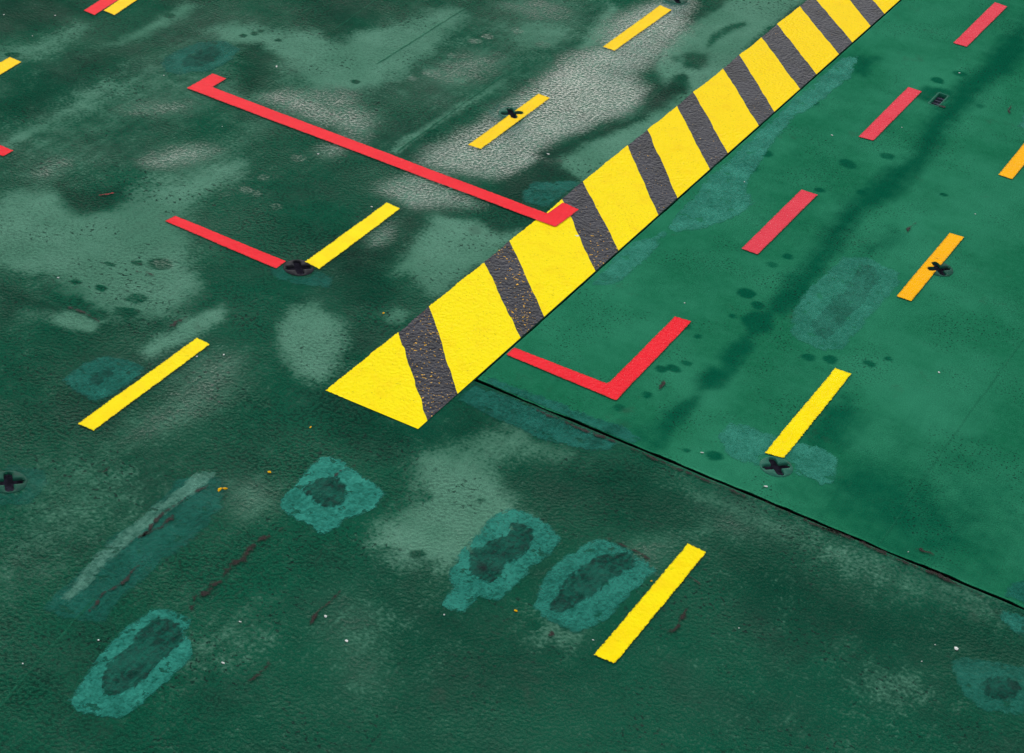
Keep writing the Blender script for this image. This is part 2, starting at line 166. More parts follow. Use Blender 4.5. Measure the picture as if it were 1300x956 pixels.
CRACK = [([(1.559, -0.749), (1.63, -0.752), (1.698, -0.784)], 0.006, 'dark', 'thin dark crack across the upper end of the lowest yellow dash'),
 ([(1.511, 2.834), (1.544, 2.838), (1.577, 2.843)], 0.005, 'dark', 'hairline crack across the amber dash above its socket'),
 ([(0.058, -0.014), (0.475, -0.022), (1.154, -0.025), (1.796, -0.016), (2.416, -0.018), (3.048, -0.026)], 0.012, 'rust', 'blotchy rust along the near lip of the deck joint'),
 ([(-0.06, -2.361), (-0.095, -2.252), (-0.121, -2.119), (-0.099, -2.008), (-0.095, -1.868), (-0.127, -1.744), (-0.121, -1.647), (-0.084, -1.546)], 0.022, 'rust',
  'long blotchy rust crack joining two turquoise rings at the lower left'),
 ([(-0.106, -1.157), (-0.117, -1.079), (-0.082, -0.973)], 0.007, 'dark', 'thin black crack across the bright turquoise ring under the hazard strip'),
 ([(0.389, -2.11), (0.367, -1.973), (0.363, -1.817), (0.359, -1.766)], 0.009, 'rust', 'thin slanting rust streak in the middle of the lower left deck'),
 ([(0.379, -2.535), (0.38, -2.433), (0.378, -2.344)], 0.014, 'rust', 'short rust streak right of the lower left turquoise ring'),
 ([(-0.572, -2.228), (-0.579, -2.044), (-0.582, -1.801), (-0.567, -1.535), (-0.561, -1.437)], 0.009, 'dark', 'long thin straight crack beside the pale worn streak'),
 ([(-0.568, -2.058), (-0.531, -1.937), (-0.542, -1.793)], 0.012, 'rust', 'short rust crack branching beside the pale worn streak'),
 ([(-0.45, -2.6), (-0.443, -2.524), (-0.447, -2.357), (-0.45, -2.129)], 0.01, 'dark', 'faint dark crack at the lower end of the long teal strip'),
 ([(1.115, -0.746), (1.244, -0.735), (1.349, -0.751), (1.491, -0.779)], 0.009, 'rust', 'brown crack running from the turquoise ring to the lowest yellow dash'),
 ([(1.712, -1.183), (1.709, -1.087), (1.701, -0.953)], 0.012, 'rust', 'short brown rust streak right of the lowest yellow dash'),
 ([(1.274, -1.526), (1.293, -1.467)], 0.014, 'rust', 'tiny rust mark below the turquoise ring with the long hollow'),
 ([(1.969, -0.029), (2.012, -0.012), (2.092, -0.004)], 0.012, 'rust', 'rust stain beside the joint near the middle of its length'),
 ([(2.394, 0.127), (2.454, 0.12), (2.529, 0.125)], 0.012, 'rust', 'short rust scratch on the smooth plate just above the joint'),
 ([(1.293, 2.971), (1.282, 3.083), (1.295, 3.217)], 0.01, 'rust', 'thin brown scratch above the amber dash with a socket'),
 ([(1.28, 5.027), (1.24, 5.237)], 0.01, 'rust', 'small upright rust mark near the right edge'), ([(0.839, 4.836), (0.912, 4.84)], 0.014, 'rust', 'small rust stain below the square drain'),
 ([(0.814, 0.521), (0.812, 0.639)], 0.009, 'rust', 'tiny rust scratch right of the short red corner'),
 ([(-1.512, -0.61), (-1.51, -0.512), (-1.495, -0.422)], 0.014, 'dark', 'dark brown gouge above the leftmost yellow dash'),
 ([(-2.011, -0.266), (-1.952, -0.238), (-1.875, -0.248)], 0.014, 'dark', 'dark curved gouge in the pale area at the left'),
 ([(-2.681, 0.196), (-2.654, 0.255), (-2.608, 0.341)], 0.01, 'red', 'broken red paint scrape in the dark patch at the left'),
 ([(-1.021, -1.8), (-1.015, -1.749), (-1.023, -1.693)], 0.01, 'rust', 'short brown scratch right of the socket at the left edge'),
 ([(-2.095, -0.781), (-1.977, -0.764), (-1.814, -0.778)], 0.01, 'dark', 'dark curved scrape below the pale area at the left')]
SMOOTH = [(0.107, -2.061), (0.554, -1.243), (0.888, -0.618), (1.323, -0.285), (1.889, -0.233), (3.064, -0.196), (3.476, -1.051), (0.565, -3.134)]
SEAM = [([(2.261, 2.323), (2.247, 1.085), (2.26, 0.049)], 0.007), ([(-2.388, 4.041), (-2.387, 3.606), (-2.379, 2.765)], 0.008), ([(-0.469, -2.492), (-0.393, -2.995), (-0.333, -3.352)], 0.008),
 ([(-1.656, 3.214), (-1.632, 1.845)], 0.008), ([(-2.931, 3.624), (-2.871, 2.91)], 0.006)]
WHITE = [(-4.639, 1.708), (-4.295, 1.588), (-3.318, 1.706), (-2.852, 2.292), (-1.982, 1.49), (-2.629, 1.392), (-0.891, 2.434), (-1.253, 1.989), (-1.384, 1.165), (0.762, 4.348), (0.432, 3.915), (0.788, 5.442),
 (0.236, 2.94), (1.555, 3.536), (-2.273, -0.575), (-1.245, -0.715), (-1.147, -0.617), (0.553, 1.406), (1.981, 1.671), (1.24, 0.174), (0.129, -2.24), (0.223, -2.494), (-0.286, -2.691), (-0.444, -2.99),
 (0.407, -1.988), (0.57, -2.066), (0.825, -1.664), (1.447, -1.411), (1.62, 0.116), (2.395, 0.069), (1.95, -0.941), (2.736, -0.498), (2.827, -0.464), (2.724, -0.643), (-4.387, 1.924), (-2.063, 3.617),
 (-0.272, 1.663)]
YFLECK = [(-0.478, -1.519), (-0.387, -1.287), (-0.713, 0.243), (-0.437, -0.865), (-0.494, -1.54), (1.072, -1.448), (1.478, -0.887)]
DASH = [('yellow', [(-1.345, -1.543), (-1.247, -1.539), (-1.256, -0.583), (-1.349, -0.577)], 'y', 0.55, 'long yellow dash at the left with a chipped lower end, over a teal patch'),
 ('yellow', [(-1.342, 0.406), (-1.232, 0.391), (-1.239, 1.255), (-1.342, 1.262)], 'y', 0.5, 'yellow dash starting at the black socket where the short red line ends'),
 ('yellow', [(-1.339, 2.196), (-1.246, 2.204), (-1.251, 3.117), (-1.343, 3.12)], 'g', 0.15, 'golden yellow dash left of the hazard strip with a lashing socket in its middle'),
 ('yellow', [(-1.347, 4.052), (-1.253, 4.053), (-1.246, 4.952), (-1.35, 4.967)], 'g', 0.1, 'golden yellow dash on the wet deck at the top, left of the hazard strip'),
 ('yellow', [(-4.2, 2.195), (-4.099, 2.187), (-4.216, 3.028), (-4.325, 3.035)], 'g', 0.1, 'yellow dash at the top left edge, side by side with a red dash'),
 ('yellow', [(-4.171, 0.738), (-4.055, 0.729), (-4.095, 1.253), (-4.197, 1.259)], 'g', 0.1, 'yellow dash cut by the left edge near the top'),
 ('yellow', [(1.494, -1.499), (1.599, -1.496), (1.6, -0.539), (1.497, -0.535)], 'y', 0.5, 'yellow dash nearest the viewer with a thin crack across its upper end'),
 ('yellow', [(1.5, 0.368), (1.603, 0.388), (1.595, 1.34), (1.497, 1.337)], 'y', 0.6, 'ragged-edged yellow dash ending at a lashing socket on the smooth plate'),
 ('amber', [(1.504, 2.268), (1.596, 2.273), (1.596, 3.203), (1.504, 3.195)], 'o', 0.1, 'amber dash with a lashing socket at its right side'),
 ('amber', [(1.504, 4.14), (1.6, 4.14), (1.603, 5.085), (1.503, 5.086)], 'o', 0.1, 'amber dash cut by the right edge of the picture'),
 ('red', [(0.56, 2.167), (0.667, 2.167), (0.673, 3.092), (0.563, 3.086)], 'p', 0.1, 'red dash on the smooth plate, nearest of the three in the row'),
 ('red', [(0.581, 4.012), (0.682, 4.027), (0.68, 4.963), (0.578, 4.963)], 'p', 0.1, 'red dash just left of the square drain'),
 ('red', [(0.58, 5.894), (0.684, 5.901), (0.69, 6.835), (0.584, 6.845)], 'p', 0.1, 'pale red dash farthest away near the top right corner'),
 ('red', [(-4.296, 2.106), (-4.196, 2.097), (-4.274, 2.791), (-4.378, 2.801)], 'r', 0.1, 'red dash at the top left edge touching a yellow dash')]
POT = [((1.596, 0.305), 'green', 'open lashing socket in a green rim, at the lower end of a ragged yellow dash'), ((1.599, 2.74), 'steel', 'lashing socket cutting into the right side of an amber dash'),
 ((-1.34, 2.763), 'green', 'lashing socket in the middle of a golden dash left of the hazard strip'),
 ((-1.333, 0.336), 'black', 'blackened lashing socket between the short red line and a yellow dash'), ((-1.304, -2.087), 'steel', 'lashing socket at the left edge of the deck'),
 ((-1.312, 5.156), 'steel', 'lashing socket cut by the top edge beside the highest yellow dash')]
DRAIN = [(0.779, 4.825), (0.791, 5.026), (0.844, 5.042), (0.846, 4.832)]
HZL = [0.135, 0.459, 1.051, 1.351, 1.988, 2.268, 2.875, 3.154, 3.591, 3.856, 4.326, 4.61, 4.99, 5.28, 5.694, 5.946]
HZR = [-0.454, -0.159, 0.506, 0.769, 1.38, 1.672, 2.202, 2.471, 2.939, 3.212, 3.706, 3.965, 4.407, 4.699, 5.118, 5.377, 5.739, 6.027]

# ------------------------------------------------------------------ small helpers
def lin(r, g, b):
    f = lambda c: (c/255/12.92) if c/255 <= .04045 else ((c/255+.055)/1.055)**2.4
    return (f(r), f(g), f(b), 1)

def hash2(ix, iy, seed):
    h = (ix.astype(np.int64)*374761393 + iy.astype(np.int64)*668265263 + seed*974634777) & 0xffffffff
    h = ((h ^ (h >> 13))*1274126177) & 0xffffffff
    return ((h ^ (h >> 16)) & 0xffff)/65535.0

def vnoise(x, y, seed=0):
    ix = np.floor(x); iy = np.floor(y); fx = x-ix; fy = y-iy
    fx = fx*fx*(3-2*fx); fy = fy*fy*(3-2*fy)
    a = hash2(ix, iy, seed); b = hash2(ix+1, iy, seed); c = hash2(ix, iy+1, seed); d = hash2(ix+1, iy+1, seed)
    return (a*(1-fx)+b*fx)*(1-fy)+(c*(1-fx)+d*fx)*fy

def fbm(x, y, seed=0, octs=4):
    s = 0; a = .5; t = 0
    for o in range(octs):
        s = s+a*vnoise(x*2**o, y*2**o, seed+o*17); t += a; a *= .5
    return s/t-.5

def sdf(poly, x, y, nearest=False):
    """signed distance (positive inside) of points to a closed polygon"""
    best = np.full(x.shape, 1e9); inside = np.zeros(x.shape, bool)
    bx = np.zeros(x.shape); by = np.zeros(x.shape)
    n = len(poly)
    for i in range(n):
        ax, ay = poly[i]; cx, cy = poly[(i+1) % n]
        dx, dy = cx-ax, cy-ay
        L = dx*dx+dy*dy
        if L < 1e-14: continue
        t = np.clip(((x-ax)*dx+(y-ay)*dy)/L, 0, 1)
        qx = ax+t*dx; qy = ay+t*dy
        d = (x-qx)**2+(y-qy)**2
        m = d < best
        best = np.where(m, d, best)
        if nearest:
            bx = np.where(m, qx, bx); by = np.where(m, qy, by)
        c = ((ay > y) != (cy > y))
        with np.errstate(divide='ignore', invalid='ignore'):
            xi = ax+(y-ay)*dx/(dy if abs(dy) > 1e-12 else 1e-12)
        inside ^= (c & (x < xi))
    d = np.sqrt(best)
    s = np.where(inside, d, -d)
    return (s, bx, by) if nearest else s

def smooth(t):
    t = np.clip(t, 0, 1); return t*t*(3-2*t)

def chaikin(p, n=2):
    for _ in range(n):
        q = []
        for i in range(len(p)):
            a, b = p[i], p[(i+1) % len(p)]
            q.append((.75*a[0]+.25*b[0], .75*a[1]+.25*b[1])); q.append((.25*a[0]+.75*b[0], .25*a[1]+.75*b[1]))
        p = q
    return p

def link(name, me, mat=None, parent=None):
    o = bpy.data.objects.new(name, me)
    COL.objects.link(o)
    if mat: me.materials.append(mat)
    if parent: o.parent = parent
    return o

def tag(o, label, cat, group=None, kind=None):
    if label: o['label'] = label
    if cat: o['category'] = cat
    if group: o['group'] = group
    if kind: o['kind'] = kind
    return o

def mesh_np(name, V, F, attrs={}):
    me = bpy.data.meshes.new(name)
    me.from_pydata([], [], [])
    V = np.asarray(V, np.float32); F = np.asarray(F, np.int32)
    me.vertices.add(len(V)); me.vertices.foreach_set('co', V.ravel())
    k = F.shape[1]
    me.loops.add(F.size); me.loops.foreach_set('vertex_index', F.ravel())
    me.polygons.add(len(F)); me.polygons.foreach_set('loop_start', np.arange(len(F), dtype=np.int32)*k)
    me.update(calc_edges=True)
    for a, v in attrs.items():
        at = me.attributes.new(a, 'FLOAT', 'POINT'); at.data.foreach_set('value', np.asarray(v, np.float32))
    return me

# ------------------------------------------------------------------ node helpers
class NT:
    def __init__(s, name):
        s.m = bpy.data.materials.new(name); s.m.use_nodes = True
        s.t = s.m.node_tree; s.t.nodes.clear()
        s.out = s.t.nodes.new('ShaderNodeOutputMaterial')
        s.geo = s.t.nodes.new('ShaderNodeNewGeometry')
        s.pos = s.geo.outputs['Position']
    def n(s, t, **kw):
        o = s.t.nodes.new(t)
        for k, v in kw.items(): setattr(o, k, v)
        return o
    def L(s, a, b): s.t.links.new(a, b)
    def put(s, sock, v):
        if hasattr(v, 'is_output'): s.L(v, sock)
        else: sock.default_value = v
    def noise(s, scale, det=3, rough=.55, stretch=None, off=0, dist=0):
        src = s.pos
        mp = s.n('ShaderNodeMapping'); s.L(src, mp.inputs['Vector'])
        mp.inputs['Location'].default_value = (off, off*1.7, 0)
        if stretch: mp.inputs['Scale'].default_value = (*stretch, 1)
        o = s.n('ShaderNodeTexNoise'); s.L(mp.outputs[0], o.inputs['Vector'])
        o.inputs['Scale'].default_value = scale; o.inputs['Detail'].default_value = det; o.inputs['Roughness'].default_value = rough
        o.inputs['Distortion'].default_value = dist
        return o.outputs['Fac']
    def attr(s, name):
        o = s.n('ShaderNodeAttribute'); o.attribute_name = name; return o.outputs['Fac']
    def math(s, op, a, b=0., c=None, clamp=False):
        o = s.n('ShaderNodeMath'); o.operation = op; o.use_clamp = clamp
        s.put(o.inputs[0], a); s.put(o.inputs[1], b)
        if c is not None: s.put(o.inputs[2], c)
        return o.outputs[0]
    def step(s, v, lo, hi, a=0., b=1.):
        o = s.n('ShaderNodeMapRange'); o.interpolation_type = 'SMOOTHSTEP'
        s.put(o.inputs['Value'], v); s.put(o.inputs['From Min'], lo); s.put(o.inputs['From Max'], hi)
        s.put(o.inputs['To Min'], a); s.put(o.inputs['To Max'], b)
        return o.outputs['Result']
    def mix(s, f, a, b, blend='MIX'):
        o = s.n('ShaderNodeMix'); o.data_type = 'RGBA'; o.blend_type = blend
        s.put(o.inputs['Factor'], f); s.put(o.inputs[6], a); s.put(o.inputs[7], b)
        return o.outputs[2]
    def bump(s, h, strength=.5, dist=.004, normal=None):
        o = s.n('ShaderNodeBump'); s.L(h, o.inputs['Height'])
        s.put(o.inputs['Strength'], strength); o.inputs['Distance'].default_value = dist
        if normal is not None: s.L(normal, o.inputs['Normal'])
        return o.outputs['Normal']
    def bsdf(s, **kw):
        o = s.n('ShaderNodeBsdfPrincipled')
        for k, v in kw.items(): s.put(o.inputs[k.replace('_', ' ')], v)
        return o.outputs[0]
    def finish(s, sh, alpha=None):
        if alpha is not None:
            tr = s.n('ShaderNodeBsdfTransparent'); mx = s.n('ShaderNodeMixShader')
            s.put(mx.inputs[0], alpha); s.L(tr.outputs[0], mx.inputs[1]); s.L(sh, mx.inputs[2]); sh = mx.outputs[0]
        s.L(sh, s.out.inputs['Surface'])
        return s.m

# ------------------------------------------------------------------ materials
def deck_material(name, dry_a, dry_b, wet_a, wet_b, rough_scale, bump_amt, speck, spec, brown, valley_shade, moist, dlo, dhi):
    t = NT(name)
    big = t.noise(1.1, 6, .6); mid = t.noise(9, 6, .62, off=3); fine = t.noise(rough_scale, 1.2, .45, off=5)
    grain = t.noise(190, 2, .6, off=9)
    streak = t.noise(3.0, 5, .6, stretch=(7, .7), off=11)
    damp, film, dark, coarse = t.attr('damp'), t.attr('film'), t.attr('dark'), t.attr('coarse')
    # droplets and ragged tide edges break the damp outlines up
    d = t.math('ADD', damp, t.math('MULTIPLY', t.math('SUBTRACT', mid, .5), .75))
    d = t.math('ADD', d, t.math('MULTIPLY', t.math('SUBTRACT', fine, .5), speck))
    d = t.math('ADD', d, t.math('MULTIPLY', t.math('SUBTRACT', streak, .5), .4))
    D = t.step(d, dlo, dhi)
    f = t.math('ADD', film, t.math('MULTIPLY', t.math('SUBTRACT', mid, .5), .5))
    f = t.math('ADD', f, t.math('MULTIPLY', t.math('SUBTRACT', fine, .5), .25))
    F = t.step(f, .12, 1.05)
    FW = t.math('MULTIPLY', t.math('MULTIPLY', F, t.step(big, .35, .62, .6, 1.)), .62)
    FW = t.math('MULTIPLY', FW, t.step(fine, .38, .60, .25, 1.15))
    FW = t.math('MAXIMUM', FW, t.math('MULTIPLY', D, t.step(t.noise(1.3, 5, .6, off=91), .36, .66, moist*.15, moist)))
    dry = t.mix(t.step(big, .35, .65), dry_a, dry_b)
    dry = t.mix(t.step(t.noise(26, 4, .6, off=21), .35, .75, 0., .35), dry, dry_b)
    wet = t.mix(t.step(t.math('ADD', dark, t.math('MULTIPLY', t.math('SUBTRACT', mid, .5), .5)), .1, 1.), wet_a, wet_b)
    wet = t.mix(t.math('MULTIPLY', t.step(t.noise(1.7, 5, .62, off=71), .46, .66), brown), wet, lin(36, 56, 49))
    base = t.mix(D, dry, wet)
    # pin-prick pits of the non-slip coat, their shade painted as dark flecks
    pit = t.step(t.noise(rough_scale*.8, 2, .5, off=31), .34, .42, 1., 0.)
    patchy = t.step(t.noise(2.2, 3, .6, off=41), .45, .62)
    base = t.mix(t.math('MULTIPLY', t.math('MULTIPLY', pit, patchy), .85), base, lin(22, 38, 34))
    base = t.mix(t.step(grain, .35, .65, .0, .34), base, lin(8, 40, 30))
    base = t.mix(t.step(t.noise(130, 2, .6, off=83), .52, .72, 0., .20), base, dry_b)
    # bump shading painted into the colour of the rough coat's hollows
    base = t.mix(t.math('MULTIPLY', t.step(fine, .36, .56, t.math('MULTIPLY', coarse, valley_shade), 0.), t.math('MULTIPLY', t.step(D, 0., 1., .45, 1.), t.step(t.noise(1.9, 4, .6, off=97), .36, .64, .35, 1.))), base, lin(6, 30, 24))
    # scattered brown grime
    base = t.mix(t.math('MULTIPLY', t.step(t.noise(3.4, 6, .7, off=55), .60, .74), .35), base, lin(52, 62, 54))
    sz = t.n('ShaderNodeSeparateXYZ'); t.L(t.pos, sz.inputs[0])
    base = t.mix(t.step(sz.outputs['Z'], -.008, -.001, 1., 0.), base, lin(16, 12, 11))   # dirt-packed sides of the joint
    h = t.math('ADD', t.math('MULTIPLY', fine, 1.), t.math('MULTIPLY', grain, .22))
    bs = t.step(t.noise(1.6, 4, .6, off=81), .38, .62, bump_amt*.22, bump_amt)
    bs = t.math('MULTIPLY', bs, coarse)
    nrm = t.bump(h, bs, .018)
    rough = t.step(D, 0., 1., .62, .40)
    rough = t.math('ADD', rough, t.math('MULTIPLY', t.math('SUBTRACT', mid, .5), .2))
    sh = t.bsdf(Base_Color=base, Roughness=rough, Specular_IOR_Level=t.step(F, 0., 1., spec, .06), Normal=nrm, Coat_Weight=FW, Coat_Roughness=.05, Coat_IOR=1.40,
                Coat_Normal=t.bump(h, bump_amt, .02))
    return t.finish(sh)

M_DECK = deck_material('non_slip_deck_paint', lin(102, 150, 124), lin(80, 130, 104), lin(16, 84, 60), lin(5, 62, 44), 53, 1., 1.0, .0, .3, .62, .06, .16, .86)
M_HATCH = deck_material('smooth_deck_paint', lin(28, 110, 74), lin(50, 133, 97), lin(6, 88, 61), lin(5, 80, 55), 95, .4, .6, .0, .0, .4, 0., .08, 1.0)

def paint(name, col, col2, rag=.006, chip=.5, bump_amt=.4, rough=.42, grime=.3, scale=46):
    t = NT(name)
    edge, wear = t.attr('edge'), t.attr('wear')
    n = t.noise(75, 4, .65, off=2); m = t.noise(7, 5, .6, off=6); fine = t.noise(scale, 3, .6, off=5)
    base = t.mix(t.step(m, .35, .7), col, col2)
    base = t.mix(t.math('MULTIPLY', t.step(t.noise(30, 5, .7, off=13), .60, .74), grime), base, lin(120, 92, 30) if col[0] > .5 else lin(70, 30, 30))
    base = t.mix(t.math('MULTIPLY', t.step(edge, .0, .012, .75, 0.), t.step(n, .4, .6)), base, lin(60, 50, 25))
    thr = t.math('MULTIPLY', t.math('SUBTRACT', n, .40), t.math('MULTIPLY', wear, .028))
    a1 = t.step(t.math('SUBTRACT', edge, thr), 0., .0015)
    near = t.step(edge, 0., .035, .10, 0.)
    a2 = t.step(t.math('SUBTRACT', t.noise(55, 5, .7, off=17), t.math('MULTIPLY', near, wear)), t.math('SUBTRACT', .755, t.math('MULTIPLY', wear, .06)), t.math('SUBTRACT', .775, t.math('MULTIPLY', wear, .06)), 1., 0.)
    h = t.math('ADD', fine, t.math('MULTIPLY', t.noise(210, 2, .5), .2))
    sh = t.bsdf(Base_Color=base, Roughness=rough, Specular_IOR_Level=.008, Normal=t.bump(h, bump_amt, .009), Coat_Weight=.03, Coat_Roughness=.08, Coat_IOR=1.4, Coat_Normal=t.bump(h, 1., .012))
    return t.finish(sh, t.math('MULTIPLY', a1, a2))

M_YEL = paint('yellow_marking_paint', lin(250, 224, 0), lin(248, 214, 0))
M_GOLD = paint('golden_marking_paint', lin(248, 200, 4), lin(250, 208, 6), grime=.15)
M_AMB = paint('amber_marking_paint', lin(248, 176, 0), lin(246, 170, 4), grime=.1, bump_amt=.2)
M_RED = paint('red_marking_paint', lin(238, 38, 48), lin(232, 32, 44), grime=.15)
M_RED2 = paint('glare_red_marking_paint', lin(222, 62, 74), lin(216, 54, 68), grime=.1, bump_amt=.2)  # paler copy of the red: glare on these dashes put into the colour
DASHMAT = {'y': M_YEL, 'g': M_GOLD, 'o': M_AMB, 'r': M_RED, 'p': M_RED2}

def band_black():
    t = NT('black_band_paint')
    edge = t.attr('edge')
    fine = t.noise(46, 1.6, .5, off=5); m = t.noise(5, 5, .6, off=8)
    base = t.mix(t.step(m, .35, .7), lin(58, 58, 65), lin(41, 42, 47))
    # yellow overspray flecks, thicker at the near end of the strip
    sx = t.n('ShaderNodeSeparateXYZ'); t.L(t.pos, sx.inputs[0])
    thick = t.step(sx.outputs['Y'], -.3, 5., .085, -.005)
    thick = t.math('ADD', thick, t.step(t.noise(4, 3, .5, off=3), .4, .7, -.03, .03))
    fl = t.step(t.math('ADD', t.noise(58, 3, .7, off=23), thick), .705, .73)
    base = t.mix(fl, base, lin(236, 176, 20))
    h = t.math('ADD', fine, t.math('MULTIPLY', t.noise(150, 2, .5), .3))
    sh = t.bsdf(Base_Color=base, Roughness=.36, Specular_IOR_Level=.02, Normal=t.bump(h, 1., .022), Coat_Weight=.07, Coat_Roughness=.08, Coat_IOR=1.4, Coat_Normal=t.bump(h, 1., .02))
    n = t.noise(75, 4, .65, off=2)
    a = t.step(t.math('SUBTRACT', edge, t.math('MULTIPLY', t.math('SUBTRACT', n, .45), .022)), 0., .0015)
    return t.finish(sh, a)
M_BLACK = band_black()

def band_yellow():
    t = NT('yellow_band_paint')
    edge = t.attr('edge')
    fine = t.noise(46, 1.6, .5, off=5)
    sx = t.n('ShaderNodeSeparateXYZ'); t.L(t.pos, sx.inputs[0])
    base = t.mix(t.step(sx.outputs['Y'], 0., 5.5), lin(250, 224, 0), lin(248, 208, 4))
    base = t.mix(t.step(t.noise(8, 5, .6), .45, .8, 0., .4), base, lin(240, 190, 10))
    base = t.mix(t.math('MULTIPLY', t.step(t.noise(24, 6, .75, off=19), .63, .70), .6), base, lin(120, 84, 16))
    base = t.mix(t.math('MULTIPLY', t.step(t.noise(90, 3, .6, off=29), .63, .70), .55), base, lin(150, 110, 20))
    h = t.math('ADD', fine, t.math('MULTIPLY', t.noise(150, 2, .5), .3))
    sh = t.bsdf(Base_Color=base, Roughness=.5, Specular_IOR_Level=.008, Normal=t.bump(h, .6, .010), Coat_Weight=.025, Coat_Roughness=.08, Coat_IOR=1.4, Coat_Normal=t.bump(h, 1., .012))
    n = t.noise(75, 4, .65, off=2)
    a = t.step(t.math('SUBTRACT', edge, t.math('MULTIPLY', t.math('SUBTRACT', n, .45), .022)), 0., .0015)
    return t.finish(sh, a)
M_BANDY = band_yellow()

def patch_material(name, ca, cb, cc):
    t = NT(name)
    edge, wear = t.attr('edge'), t.attr('wear')
    brush = t.noise(24, 5, .65, stretch=(1.6, .6), off=4, dist=.6); m = t.noise(7, 5, .65, off=8); fine = t.noise(62, 3, .6, off=5)
    base = t.mix(t.step(brush, .36, .66), ca, cb)
    base = t.mix(t.step(m, .50, .72, 0., .8), base, cc)
    a = t.math('ADD', t.math('MULTIPLY', edge, 38.), t.math('ADD', t.math('MULTIPLY', t.math('SUBTRACT', brush, .52), 3.2), t.math('MULTIPLY', t.math('SUBTRACT', m, .5), 3.4)))
    a = t.step(a, -.1, .7)
    a = t.math('MULTIPLY', a, t.step(t.noise(12, 4, .6, off=67), .35, .40, .25, 1.))
    base = t.mix(t.step(t.noise(44, 2, .5, off=5), .36, .54, .55, 0.), base, cc)
    base = t.mix(t.step(t.noise(5, 5, .65, off=61), .45, .62, 0., .35), base, tuple(min(1, c*1.5+.01) for c in ca[:3])+(1,))
    a = t.math('MULTIPLY', a, t.math('MULTIPLY', wear, t.step(fine, .3, .6, .82, 1.08)), clamp=True)
    h = t.math('ADD', fine, t.math('MULTIPLY', brush, .8))
    sh = t.bsdf(Base_Color=base, Roughness=.55, Specular_IOR_Level=.008, Normal=t.bump(h, .7, .008))
    return t.finish(sh, a)
PATCHMAT = {'teal': patch_material('teal_touch_up_paint', lin(34, 112, 96), lin(24, 96, 80), lin(14, 72, 60)),
            'blue': patch_material('blue_green_touch_up_paint', lin(60, 142, 120), lin(46, 126, 106), lin(30, 106, 84)),
            'bright': patch_material('turquoise_touch_up_paint', lin(47, 131, 112), lin(35, 114, 97), lin(16, 84, 68))}
M_SCUFF = patch_material('pale_worn_paint', lin(104, 154, 132), lin(80, 134, 112), lin(34, 96, 78))
M_CENTRE = patch_material('worn_old_paint', lin(22, 90, 72), lin(8, 50, 40), lin(36, 42, 42))

def crack_material(name, ca, cb):
    t = NT(name)
    edge, wear = t.attr('edge'), t.attr('wear')
    n = t.noise(38, 5, .7, off=3); m = t.noise(11, 3, .6, off=7)
    base = t.mix(t.step(n, .35, .65), ca, cb)
    a = t.math('ADD', t.math('MULTIPLY', edge, wear), t.math('ADD', t.math('MULTIPLY', t.math('SUBTRACT', n, .5), 2.0), t.math('MULTIPLY', t.math('SUBTRACT', m, .5), 1.6)))
    sh = t.bsdf(Base_Color=base, Roughness=.8, Specular_IOR_Level=.2, Normal=t.bump(n, .5, .006))
    return t.finish(sh, t.step(a, .45, .85, 0., .9))
CRACKMAT = {'rust': crack_material('rust', lin(46, 20, 14), lin(28, 16, 14)), 'dark': crack_material('dark_crack', lin(20, 26, 24), lin(44, 34, 28)),
            'red': crack_material('red_scrape', lin(170, 40, 46), lin(120, 30, 34))}

def metal(name, ca, cb, rough=.5, bumpy=.5):
    t = NT(name)
    n = t.noise(40, 5, .7); m = t.noise(14, 4, .6, off=4)
    base = t.mix(t.step(n, .38, .62), ca, cb)
    base = t.mix(t.step(m, .56, .72, 0., .4), base, lin(66, 38, 26))
    return t.finish(t.bsdf(Base_Color=base, Roughness=rough, Specular_IOR_Level=.02, Normal=t.bump(n, bumpy, .003)))
RIMMAT = {'green': metal('rim_green_paint', lin(34, 92, 74), lin(48, 100, 82)), 'steel': metal('rim_worn_steel', lin(24, 78, 60), lin(34, 72, 60)),
          'black': metal('rim_black_grime', lin(30, 30, 34), lin(42, 42, 44))}
M_CUP = metal('socket_cup_steel', lin(86, 80, 94), lin(62, 57, 66), .4)
M_WELD = patch_material('weld_seam_paint', lin(34, 112, 82), lin(26, 100, 72), lin(18, 84, 60))
M_GAP = metal('joint_sealant', lin(14, 13, 13), lin(26, 20, 18), .8)
M_DRAINB = metal('drain_grate_steel', lin(84, 86, 98), lin(62, 64, 74), .4)
M_FLECKW = metal('white_paint_flake', lin(225, 225, 215), lin(200, 200, 190), .7)
M_FLECKY = metal('yellow_paint_flake', lin(230, 170, 20), lin(220, 160, 10), .7)

# ------------------------------------------------------------------ the deck plates
STEP = .0165
GX, GY = .007, .022            # width of the joint along the strip and across the lanes

def axis(lo, hi, lo2, hi2, step):
    n = int(round((hi2-lo2)/step))
    mid = list(np.linspace(lo2, hi2, n+1))
    a = []; x = lo2; s = step
    while x > lo:
        s *= 1.35; x -= s; a.append(max(x, lo))
    b = []; x = hi2; s = step
    while x < hi:
        s *= 1.35; x += s; b.append(min(x, hi))
    return np.array(sorted(set(a)) + mid + sorted(set(b)))

CUTS = [(x, y, .077) for (x, y), t, l in POT]
dcx = sum(p[0] for p in DRAIN)/4; dcy = sum(p[1] for p in DRAIN)/4
DW, DL = .030, .100            # half size of the drain opening

